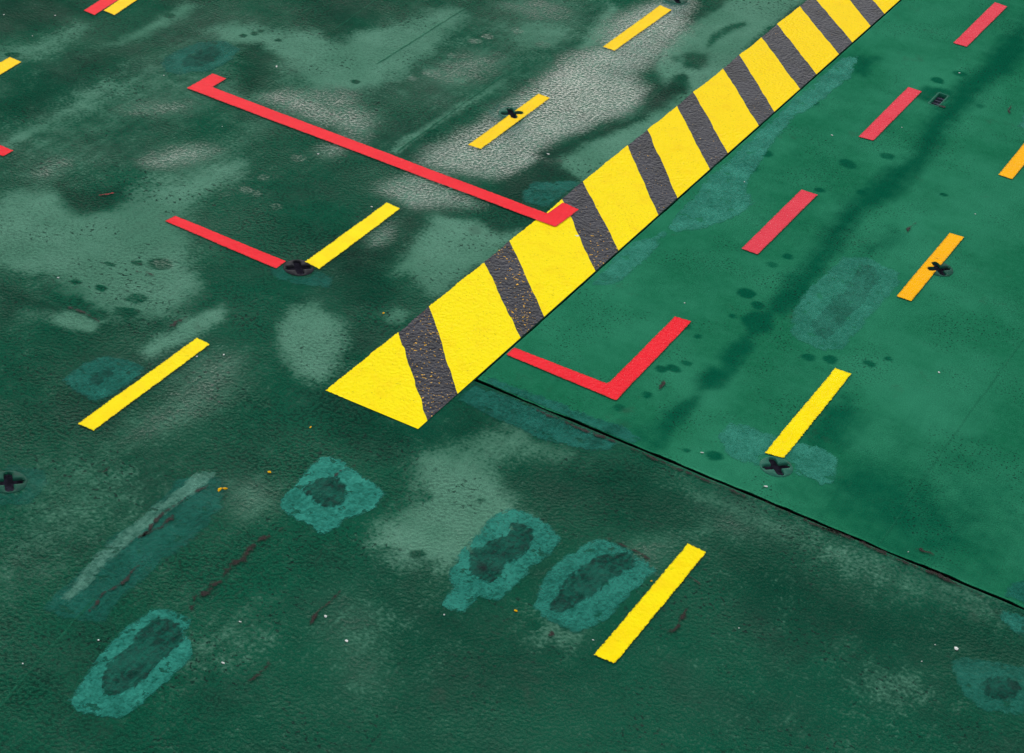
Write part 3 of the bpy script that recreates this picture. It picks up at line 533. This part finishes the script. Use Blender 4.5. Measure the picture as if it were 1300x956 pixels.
def fields(X, Y, main):
    wx = X+.05*fbm(X*4, Y*4, 3)+.10*fbm(X*1.3, Y*1.3, 5); wy = Y+.05*fbm(X*4, Y*4, 9)+.12*fbm(X*1.3, Y*1.3, 12)
    damp = np.full(X.shape, .90 if main else .16); film = np.full(X.shape, .14 if main else .0); dark = np.full(X.shape, .3 if main else .4)
    damp += .30*fbm(X*.8, Y*.35, 31)
    film += .35*fbm(X*.9, Y*.6, 41)
    dark += .7*fbm(X*1.2, Y*.6, 51)
    def over(A, poly, v, f, grow=0.):
        px = [p[0] for p in poly]; py = [p[1] for p in poly]; g = f+.15
        m = (X > min(px)-g) & (X < max(px)+g) & (Y > min(py)-g) & (Y < max(py)+g)
        if not m.any(): return
        s = sdf(chaikin(poly, 1) if f > .12 else poly, wx[m], wy[m])
        w = smooth((s+grow)/(2*f)+.5)
        A[m] = A[m]*(1-w)+v*w
    def spots(A, L):
        for x, y, r, v in L:
            m = (abs(X-x) < r*2.5) & (abs(Y-y) < r*2.5)
            if not m.any(): continue
            d = np.hypot(wx[m]-x, wy[m]-y)/(r*(1+.6*fbm((X[m]-x)*14+x*5, (Y[m]-y)*14, 3)))
            w = smooth((1.25-d)/.5); A[m] = A[m]*(1-w)+v*w
    if main:
        for p, v, f in DAMP: over(damp, p, v, f)
        for p, v, f in FILM: over(film, p, v*(.8 if p[0][0] < -2.2 else 1.), f*1.7); over(damp, p, .62, f)
        for p, v, f in DARK: over(dark, p, v, f); over(damp, p, max(v, .9), f); over(film, p, .05, f)
        spots(damp, MSPOT); spots(film, [(a, b, c, d*.5) for a, b, c, d in FSPOT])
    else:
        for p, v, f in HDAMP_SHADE: over(damp, p, v, f*1.2, .02)
        spots(damp, HSPOT)
    coarse = np.ones(X.shape)
    if main: over(coarse, SMOOTH, .38, .5)
    return damp, film, dark, coarse

def plate(name, xs, ys, mat, main):
    nx, ny = len(xs), len(ys)
    X, Y = np.meshgrid(xs, ys, indexing='ij')
    X = X.ravel().copy(); Y = Y.ravel().copy()
    idx = np.arange(nx*ny).reshape(nx, ny)
    F = np.stack([idx[:-1, :-1], idx[1:, :-1], idx[1:, 1:], idx[:-1, 1:]], -1).reshape(-1, 4)
    cx = X[F].mean(1); cy = Y[F].mean(1)
    keep = np.ones(len(F), bool)
    if main: keep &= ~((cx > 0) & (cy > 0))
    for (px, py, r) in CUTS:      # round openings for the lashing sockets
        d = np.hypot(X-px, Y-py); m = abs(d-r) < STEP*.52
        X[m] = px+(X[m]-px)*r/d[m]; Y[m] = py+(Y[m]-py)*r/d[m]
        d = np.hypot(X-px, Y-py)
        keep &= ~((d[F] <= r+1e-4).all(1))
    if not main:                   # oblong opening for the drain
        keep &= ~((abs(cx-dcx) < DW+.006) & (abs(cy-dcy) < DL+.006))
    F = F[keep]
    Z = np.zeros(len(X))
    # slightly wandering lips of the joint
    if main:
        e = (abs(X) < 1e-6) & (Y > -1e-6); X[e] += .002*fbm(X[e]*0+3, Y[e]*9, 61)*2
        e = (abs(Y) < 1e-6) & (X > -1e-6); Y[e] += .003*fbm(X[e]*9, Y[e]*0+5, 62)*2
    else:
        e = abs(X-xs[0]) < 1e-6; X[e] += .003*fbm(X[e]*0+3, Y[e]*9, 63)*2
        e = abs(Y-ys[0]) < 1e-6; Y[e] += .011*fbm(X[e]*7, Y[e]*0+5, 64)*2
    V = np.stack([X, Y, Z], -1)
    # downturned lips along the joint, so the gap has depth
    extra_v, extra_f = [], []
    def lip(ids):
        b = len(V)+len(extra_v)
        for i in ids: extra_v.append((X[i], Y[i], -.03))
        for k in range(len(ids)-1): extra_f.append((ids[k], ids[k+1], b+k+1, b+k))
    if main:
        i0 = int(np.argmin(abs(xs))); j0 = int(np.argmin(abs(ys)))
        lip([idx[i0, j] for j in range(j0, ny)]); lip([idx[i, j0] for i in range(i0, nx)])
    else:
        lip([idx[0, j] for j in range(ny)]); lip([idx[i, 0] for i in range(nx)])
    damp, film, dark, coarse = fields(X, Y, main)
    if extra_v:
        ii = len(extra_v)
        V = np.vstack([V, np.array(extra_v)]); F = np.vstack([F, np.array(extra_f)])
        damp = np.r_[damp, np.ones(ii)]; film = np.r_[film, np.zeros(ii)]; dark = np.r_[dark, np.ones(ii)]; coarse = np.r_[coarse, np.ones(ii)]
    used = np.zeros(len(V), bool); used[F.ravel()] = True
    remap = np.cumsum(used)-1
    me = mesh_np(name, V[used], remap[F], {'damp': damp[used], 'film': film[used], 'dark': dark[used], 'coarse': coarse[used]})
    return tag(link(name, me, mat), None, None, kind='structure')

XEND, YEND = 14.0, 42.0
axm = np.concatenate([axis(-16, 0, -5.0, 0, STEP)[:-1], axis(0, XEND, 0, 3.5, STEP)])
aym = np.concatenate([axis(-18, 0, -3.7, 0, STEP)[:-1], axis(0, YEND, 0, 7.3, STEP)])
axm = axm[np.concatenate([[True], np.diff(axm) > 1e-6])]; aym = aym[np.concatenate([[True], np.diff(aym) > 1e-6])]
axm[np.argmin(abs(axm))] = 0; aym[np.argmin(abs(aym))] = 0
plate('deck', axm, aym, M_DECK, True)
plate('deck_hatch_plate', axis(GX, XEND, GX, 3.6, STEP), axis(GY, YEND, GY, 7.3, STEP), M_HATCH, False)
# dark bottom of the joint
me = mesh_np('joint_floor', [(-.01, -.01, -.03), (GX+.01, -.01, -.03), (GX+.01, YEND, -.03), (-.01, YEND, -.03), (GX+.01, GY+.01, -.03), (XEND, GY+.01, -.03), (XEND, -.01, -.03)],
             [(0, 1, 2, 3), (1, 6, 5, 4)])
tag(link('deck_joint', me, M_GAP), None, None, kind='structure')
# ship's side below the deck edge and the sea beyond
bm = bmesh.new(); bmesh.ops.create_cube(bm, size=1)
for v in bm.verts: v.co = (-1+v.co.x*29.98, 12+v.co.y*59.98, -4.3+v.co.z*8.3)
me = bpy.data.meshes.new('hull'); bm.to_mesh(me); bm.free()
t = NT('hull_paint'); hull = t.finish(t.bsdf(Base_Color=t.mix(t.noise(1, 5), lin(30, 60, 52), lin(40, 70, 60)), Roughness=.5))
tag(link('hull', me, hull), None, None, kind='structure')
t = NT('sea_water'); sn = t.noise(.5, 6, .6)
sea = t.finish(t.bsdf(Base_Color=lin(20, 52, 60), Roughness=.12, Normal=t.bump(sn, .6, .4)))
me = mesh_np('sea', [(-4000, -4000, -8.6), (4000, -4000, -8.6), (4000, 4000, -8.6), (-4000, 4000, -8.6)], [(0, 1, 2, 3)])
tag(link('sea', me, sea), None, None, kind='structure')

# ------------------------------------------------------------------ flat paint sheets cut to an outline
def cross_sdf(x, y, c, hl=.074, hw=.0205):
    """positive inside the four-lobed opening of a lashing socket"""
    dx, dy = x-c[0], y-c[1]; best = np.full(x.shape, -9.)
    for a in (math.radians(45), math.radians(-45)):
        u = dx*math.cos(a)+dy*math.sin(a); v = -dx*math.sin(a)+dy*math.cos(a)
        q = np.clip(u, -(hl-hw), hl-hw)
        best = np.maximum(best, hw-np.hypot(u-q, v))
    return best

def sheet(name, poly, z, mat, step=.012, wear=.3, parent=None, cuts=(), csdf=cross_sdf, wob=0., seed=1, clamp=None):
    px = [p[0] for p in poly]; py = [p[1] for p in poly]
    x0, x1, y0, y1 = min(px), max(px), min(py), max(py)
    nx = max(2, int((x1-x0)/step)+2); ny = max(2, int((y1-y0)/step)+2)
    X, Y = np.meshgrid(np.linspace(x0-step*.3, x1+step*.3, nx), np.linspace(y0-step*.3, y1+step*.3, ny), indexing='ij')
    X = X.ravel(); Y = Y.ravel()
    s, bx, by = sdf(poly, X, Y, True)
    idx = np.arange(nx*ny).reshape(nx, ny)
    F = np.stack([idx[:-1, :-1], idx[1:, :-1], idx[1:, 1:], idx[:-1, 1:]], -1).reshape(-1, 4)
    keep = (s[F] > 0).any(1)
    cs = np.full(X.shape, -9.)
    for c in cuts: cs = np.maximum(cs, csdf(X, Y, c))
    keep &= ~((cs[F] > .012).all(1))
    F = F[keep]
    out = s < 0
    X = np.where(out, bx, X); Y = np.where(out, by, Y); e = np.maximum(s, 0)
    if cuts:
        cs = np.full(X.shape, -9.)
        for c in cuts: cs = np.maximum(cs, csdf(X, Y, c))
        e = np.minimum(e, -cs)
    if wob:
        X = X+wob*fbm(X*3, Y*3, seed); Y = Y+wob*fbm(X*3, Y*3, seed+3)
    if clamp: X, Y = clamp(X, Y)
    used = np.zeros(len(X), bool); used[F.ravel()] = True; remap = np.cumsum(used)-1
    n = used.sum()
    me = mesh_np(name, np.stack([X, Y, np.full(len(X), z)], -1)[used], remap[F], {'edge': e[used], 'wear': np.full(n, wear)})
    return link(name, me, mat, parent)

POTC = [c for c, t, l in POT]
def cuts_for(poly):
    x0, x1 = min(p[0] for p in poly), max(p[0] for p in poly); y0, y1 = min(p[1] for p in poly), max(p[1] for p in poly)
    return [c for c in POTC if x0-.1 < c[0] < x1+.1 and y0-.1 < c[1] < y1+.1]

# dashes
for kind, q, c, w, label in DASH:
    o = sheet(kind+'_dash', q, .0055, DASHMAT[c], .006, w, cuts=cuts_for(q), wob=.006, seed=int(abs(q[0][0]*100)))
    tag(o, label, 'painted dash', kind+' lane dashes on the deck')

# red corner lines
RL = [(-3.098, 1.65), (-3.100, 1.93), (-2.988, 1.928), (-2.982, 1.772), (-.535, 1.772), (-.524, 1.955), (-.407, 1.94), (-.420, 1.662)]
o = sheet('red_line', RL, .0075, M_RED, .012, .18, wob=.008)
tag(o, 'long red line with a tick at each end, one tick over the hazard strip', 'painted line', 'red bay lines on the deck')
RL = [(-2.200, .258), (-2.192, .346), (-1.42, .343), (-1.419, .244)]
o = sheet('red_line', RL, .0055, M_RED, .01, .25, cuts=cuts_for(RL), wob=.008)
tag(o, 'short straight red line ending at the blackened lashing socket', 'painted line', 'red bay lines on the deck')
RL = [(.016, .310), (.016, .398), (.575, .413), (.570, 1.24), (.668, 1.255), (.681, .303)]
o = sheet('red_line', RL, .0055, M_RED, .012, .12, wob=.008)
tag(o, 'short red corner line on the smooth plate, starting at the hazard strip', 'painted line', 'red bay lines on the deck')
RL = [(-4.3, .25), (-4.3, .345), (-3.371, .341), (-3.369, .246)]
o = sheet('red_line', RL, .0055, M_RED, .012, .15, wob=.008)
tag(o, 'red line end cut by the left edge of the picture', 'painted line', 'red bay lines on the deck')

# hazard strip
strip = bpy.data.objects.new('hazard_strip', None); COL.objects.link(strip); strip.location = (-.275, 2.7, 0)
tag(strip, 'wide yellow and black hazard strip painted diagonally along the plate joint', 'hazard strip')
XL, XR = -.553, -.0045
HL = list(HZL); HR = list(HZR)
while len(HL) < 40: HL.append(HL[-2]+.671); 
while len(HR) < 40: HR.append(HR[-2]+.671)
YS = -.556
def bound(k, x):
    """y of the k-th junction between bands, wavering a little"""
    s = (x-XL)/(XR-XL)
    if k < 0: return np.full_like(x, YS)+.01*s
    y = HL[k]*(1-s)+HR[k]*s
    return np.maximum(y+.012*fbm(x*16, x*0+k*3.7, 70+k)*2*np.minimum(1, 4*s*(1-s)+.4), YS+.01)
nb = 22
for k in range(nb):
    nx, ny = 40, 30
    x = np.linspace(XL, XR, nx); a = bound(k-1, x); b = bound(k, x)
    tt = np.linspace(0, 1, ny)
    X = np.repeat(x[:, None], ny, 1); Y = a[:, None]*(1-tt)+b[:, None]*tt
    wv = .010*fbm(X*0+2, Y*5, 81)*2*(1-(X-XL)/(XR-XL))
    e = np.minimum(X-XL, .2+0*X)
    e = np.minimum(e, (XR-X)+.012)
    if k == 0: e = np.minimum(e, Y-YS)
    X = X+wv
    idx = np.arange(nx*ny).reshape(nx, ny)
    F = np.stack([idx[:-1, :-1], idx[1:, :-1], idx[1:, 1:], idx[:-1, 1:]], -1).reshape(-1, 4)
    nm = 'yellow_band' if k % 2 == 0 else 'black_band'
    V = np.stack([X.ravel(), Y.ravel(), np.full(nx*ny, .0035)], -1)-np.array(strip.location)
    me = mesh_np(nm, V, F, {'edge': e.ravel(), 'wear': np.full(nx*ny, .2)})
    link(nm, me, M_BANDY if k % 2 == 0 else M_BLACK, strip)

# touch-up patches
for i, (outer, inner, tone, op, label) in enumerate(PATCH):
    my = sum(p[1] for p in outer)/len(outer); mx = sum(p[0] for p in outer)/len(outer)
    # paint stops at the lips of the joint
    if mx > .02 and my > 0: cl = lambda x, y: (np.maximum(x, GX+.004), np.maximum(y, GY+.004))
    elif my < 0: cl = lambda x, y: (x, np.minimum(y, -.004))
    else: cl = None
    o = sheet('paint_patch', outer, .0015+.0001*(i % 5), PATCHMAT[tone], .012, op, clamp=cl, cuts=cuts_for(outer), csdf=lambda x, y, c: .084-np.hypot(x-c[0], y-c[1]), wob=.05, seed=20+i)
    tag(o, label, 'paint patch', 'touch-up paint patches on the deck')
    if inner:
        sheet('worn_centre', chaikin(inner, 1), .0024, M_CENTRE, .01, {'blue': .2, 'teal': .4, 'bright': .78}[tone]*(.7+.3*op), parent=o, wob=.05, seed=20+i)
for outer, label in SCUFF:
    o = sheet('worn_streak', outer, .0026, M_SCUFF, .012, .52, wob=.02, seed=5)
    tag(o, label, 'worn streak')

# cracks and rust streaks
def ribbon(pts, w, seed):
    P = []
    for i in range(len(pts)-1):
        a, b = np.array(pts[i]), np.array(pts[i+1]); L = np.linalg.norm(b-a); n = max(1, int(L/.02))
        for k in range(n): P.append(a+(b-a)*k/n)
    P.append(np.array(pts[-1])); P = np.array(P)
    T = np.gradient(P, axis=0); T /= np.linalg.norm(T, axis=1)[:, None]+1e-9
    N = np.stack([-T[:, 1], T[:, 0]], -1)
    P = P+N*((.022 if w < .02 else .045)*fbm(P[:, 0]*9, P[:, 1]*9, seed)*2*(w/.012)**.5)[:, None]
    return P, N
for i, (pts, w, tone, label) in enumerate(CRACK):
    P, N = ribbon(pts, w, 90+i)
    W = w*2.0; rows = np.linspace(-1, 1, 9)
    V = np.concatenate([np.c_[P+N*(W*r), np.full(len(P), .0064)] for r in rows]); m = len(P)
    tl = np.linspace(0, 1, m); end = np.minimum(1, np.minimum(tl, 1-tl)*6)
    E = np.concatenate([(1-abs(r))*end for r in rows])
    F = [(r*m+k, r*m+k+1, (r+1)*m+k+1, (r+1)*m+k) for r in range(8) for k in range(m-1)]
    nm = {'rust': 'rust_streak', 'dark': 'crack', 'red': 'paint_scrape'}[tone]
    o = link(nm, mesh_np(nm, V, F, {'edge': E, 'wear': np.full(len(E), [.80, .74][w > .02])}), CRACKMAT[tone])
    tag(o, label, nm.replace('_', ' '), 'cracks and rust marks on the deck')

# faint raised weld seams
for i, (pts, w) in enumerate(SEAM):
    P, N = ribbon(pts, .0008, 120+i); m = len(P)
    rows = np.linspace(-1, 1, 7)
    V = np.concatenate([np.c_[P+N*(w*r), np.full(len(P), .0005+.0030*(1-r*r))] for r in rows])
    F = [(r*m+k, r*m+k+1, (r+1)*m+k+1, (r+1)*m+k) for r in range(6) for k in range(m-1)]
    E = np.concatenate([np.full(m, .06*(1-abs(r))) for r in rows])
    me = mesh_np('weld_seam', V, F, {'edge': E, 'wear': np.full(len(E), [.17, .5, .4, .5, .5][i])})
    for p in me.polygons: p.use_smooth = True
    o = link('weld_seam', me, M_WELD)
    tag(o, ['faint straight weld seam on the smooth plate at the right', 'thin weld seam crossing the wet deck near the top',
            'faint weld seam at the lower left, in line with the long crack', 'pale straight weld seam above the long red line',
            'short weld seam at the top edge, left of centre'][i], 'weld seam', 'weld seams in the deck')

# ------------------------------------------------------------------ lashing sockets
def cross_r(th, hl=.074, hw=.0205):
    best = 0
    for a in (math.radians(45), math.radians(-45)):
        lo, hi = 0, .2
        for _ in range(40):
            m_ = (lo+hi)/2
            x = np.array([m_*math.cos(th)]); y = np.array([m_*math.sin(th)])
            u = x*math.cos(a)+y*math.sin(a); v = -x*math.sin(a)+y*math.cos(a)
            q = np.clip(u, -(hl-hw), hl-hw)
            if hw-np.hypot(u-q, v)[0] > 0: lo = m_
            else: hi = m_
        best = max(best, lo)
    return best
NA = 144
RC = [cross_r(2*math.pi*k/NA) for k in range(NA)]
def rim_mesh():
    V = []; F = []
    prof = []   # rings: skirt below the deck, rounded rim, flat top, rounded lip of the opening, wall down
    for k in range(NA):
        th = 2*math.pi*k/NA; c, s = math.cos(th), math.sin(th); r = RC[k]
        for rad, z in ((.0765, -.02), (.086, .0006), (.084, .0022), (max(r+.004, min(.076, r+.02)), .0028), (r+.003, .0024), (r, -.001), (r, -.012)):
            V.append((rad*c, rad*s, z))
    m = 7
    for k in range(NA):
        a, b = k*m, ((k+1) % NA)*m
        for j in range(m-1): F.append((a+j, b+j, b+j+1, a+j+1))
    return mesh_np('rim', V, F)
def cup_mesh():
    V = []; F = []; n = 48
    prof = ((.074, -.006), (.076, -.02), (.074, -.038), (.05, -.05), (.018, -.055))
    for k in range(n):
        th = 2*math.pi*k/n
        for r, z in prof: V.append((r*math.cos(th), r*math.sin(th), z))
    m = len(prof); V.append((0, 0, -.056))
    for k in range(n):
        a, b = k*m, ((k+1) % n)*m
        for j in range(m-1): F.append((a+j, b+j, b+j+1, a+j+1))
        F.append((a+m-1, b+m-1, len(V)-1, len(V)-1))
    me = bpy.data.meshes.new('cup'); me.from_pydata(V, [], [f if f[2] != f[3] else f[:3] for f in F]); me.update()
    for p in me.polygons: p.use_smooth = True
    return me
for (c, tone, label) in POT:
    r = bpy.data.objects.new('lashing_socket', None); COL.objects.link(r); r.location = (c[0], c[1], 0)
    r.empty_display_size = .1
    tag(r, label, 'lashing socket', 'lashing sockets let into the deck')
    link('rim', rim_mesh(), RIMMAT[tone], r); link('cup', cup_mesh(), M_CUP, r)

# ------------------------------------------------------------------ square drain
dr = bpy.data.objects.new('deck_drain', None); COL.objects.link(dr); dr.location = (dcx, dcy, 0)
tag(dr, 'small dark oblong drain let into the smooth plate beside a red dash', 'drain')
V = []; F = []
rings = ((DW+.013, DL+.015, .0006), (DW+.010, DL+.012, .0020), (DW+.003, DL+.003, .0021), (DW, DL, .001), (DW, DL, -.035))
for a, b, z in rings:
    n = 0
    for sx_, sy_ in ((1, 1), (-1, 1), (-1, -1), (1, -1)):
        rr = .012
        for k in range(5):
            th = math.atan2(sy_, sx_)-math.pi/4+k*math.pi/8
            V.append((sx_*(a-rr)+rr*math.cos(th), sy_*(b-rr)+rr*math.sin(th), z)); n += 1
for j in range(len(rings)-1):
    for k in range(n): F.append((j*n+k, j*n+(k+1) % n, (j+1)*n+(k+1) % n, (j+1)*n+k))
t = NT('drain_rim_paint'); rim = t.finish(t.bsdf(Base_Color=t.mix(t.noise(30, 4), lin(20, 88, 64), lin(30, 98, 76)), Roughness=.6, Specular_IOR_Level=.03))
link('rim', mesh_np('rim', V, F), rim, dr)
bm = bmesh.new()
bmesh.ops.create_grid(bm, x_segments=6, y_segments=12, size=1)
for v in bm.verts: v.co = (v.co.x*(DW+.001), v.co.y*(DL+.001), -.026+.002*math.sin(v.co.y*30))
me = bpy.data.meshes.new('pan'); bm.to_mesh(me); bm.free(); link('pan', me, M_DRAINB, dr)
for yy in (-.05, 0., .05):
    bm = bmesh.new(); g = bmesh.ops.create_cube(bm, size=1)
    for v in g['verts']: v.co = (v.co.x*(DW*2-.002), yy+v.co.y*.007, -.018+v.co.z*.010)
    me = bpy.data.meshes.new('grate_bar'); bm.to_mesh(me); bm.free(); link('grate_bar', me, M_DRAINB, dr)

# ------------------------------------------------------------------ loose paint flakes
def flake(name, x, y, mat, size, label, group):
    bm = bmesh.new(); bmesh.ops.create_icosphere(bm, subdivisions=1, radius=1)
    sx_, sy_ = size*random.uniform(.6, 1.2), size*random.uniform(.7, 1.6)
    for v in bm.verts:
        k = random.uniform(.7, 1.25)
        v.co = (v.co.x*sx_*k, v.co.y*sy_*k, max(v.co.z, -.4)*size*.35*k+size*.14)
    me = bpy.data.meshes.new(name); bm.to_mesh(me); bm.free()
    o = link(name, me, mat); o.location = (x, y, .002); o.rotation_euler.z = random.uniform(0, 6.28)
    tag(o, label, 'paint flake', group)
for i, (x, y) in enumerate(WHITE):
    flake('white_flake', x, y, M_FLECKW, random.choice((.004, .005, .006, .009)), 'tiny loose flake of white paint lying on the green deck', 'white paint flakes strewn over the deck')
for i, (x, y) in enumerate(YFLECK):
    flake('yellow_flake', x, y, M_FLECKY, random.choice((.007, .010, .013)), 'tiny loose flake of yellow paint lying on the dark deck', 'yellow paint flakes strewn over the deck')

# ------------------------------------------------------------------ light
SUN_EL, SUN_AZ = math.radians(36), math.radians(-38)     # azimuth from +y towards +x
w = bpy.data.worlds.new('World'); scene.world = w; w.use_nodes = True
nt = w.node_tree; bg = nt.nodes['Background']
sky = nt.nodes.new('ShaderNodeTexSky'); sky.sky_type = 'NISHITA'; sky.sun_disc = False
sky.sun_elevation = SUN_EL; sky.sun_rotation = SUN_AZ; sky.dust_density = 1.; sky.air_density = 1.; sky.ozone_density = 1.
hs = nt.nodes.new('ShaderNodeHueSaturation'); hs.inputs['Saturation'].default_value = .35
nt.links.new(sky.outputs[0], hs.inputs['Color']); nt.links.new(hs.outputs[0], bg.inputs['Color'])
bg.inputs['Strength'].default_value = .15
ld = bpy.data.lights.new('sun', 'SUN'); ld.energy = .7; ld.angle = math.radians(10); ld.color = (1, .985, .96)
lo = bpy.data.objects.new('sun', ld); COL.objects.link(lo)
from mathutils import Vector, Matrix
sd = Vector((math.sin(SUN_AZ)*math.cos(SUN_EL), math.cos(SUN_AZ)*math.cos(SUN_EL), math.sin(SUN_EL)))
lo.rotation_euler = sd.to_track_quat('Z', 'Y').to_euler(); lo.location = (0, 0, 20)

# ------------------------------------------------------------------ camera: hand-held from an upper deck, about 6 m up
cd = bpy.data.cameras.new('camera'); cam = bpy.data.objects.new('camera', cd); COL.objects.link(cam)
R = Vector((.86456174, .49089757, .10748289)); U = Vector((-.35050417, .43579318, .82899405)); B = -Vector((-.36011086, .75438974, -.54883175))
cam.matrix_world = Matrix(((R.x, U.x, B.x, .652*6.1), (R.y, U.y, B.y, -1.301*6.1), (R.z, U.z, B.z, 6.1), (0, 0, 0, 1)))
cd.sensor_width = 36; cd.lens = 36*2626.873/1300; cd.shift_y = -44.5/1300
cd.clip_start = .1; cd.clip_end = 9000
scene.camera = cam
scene.view_settings.view_transform = 'Standard'; scene.view_settings.look = 'None'
scene.view_settings.exposure = 0.72; scene.view_settings.gamma = 1; scene.view_settings.use_curve_mapping = False
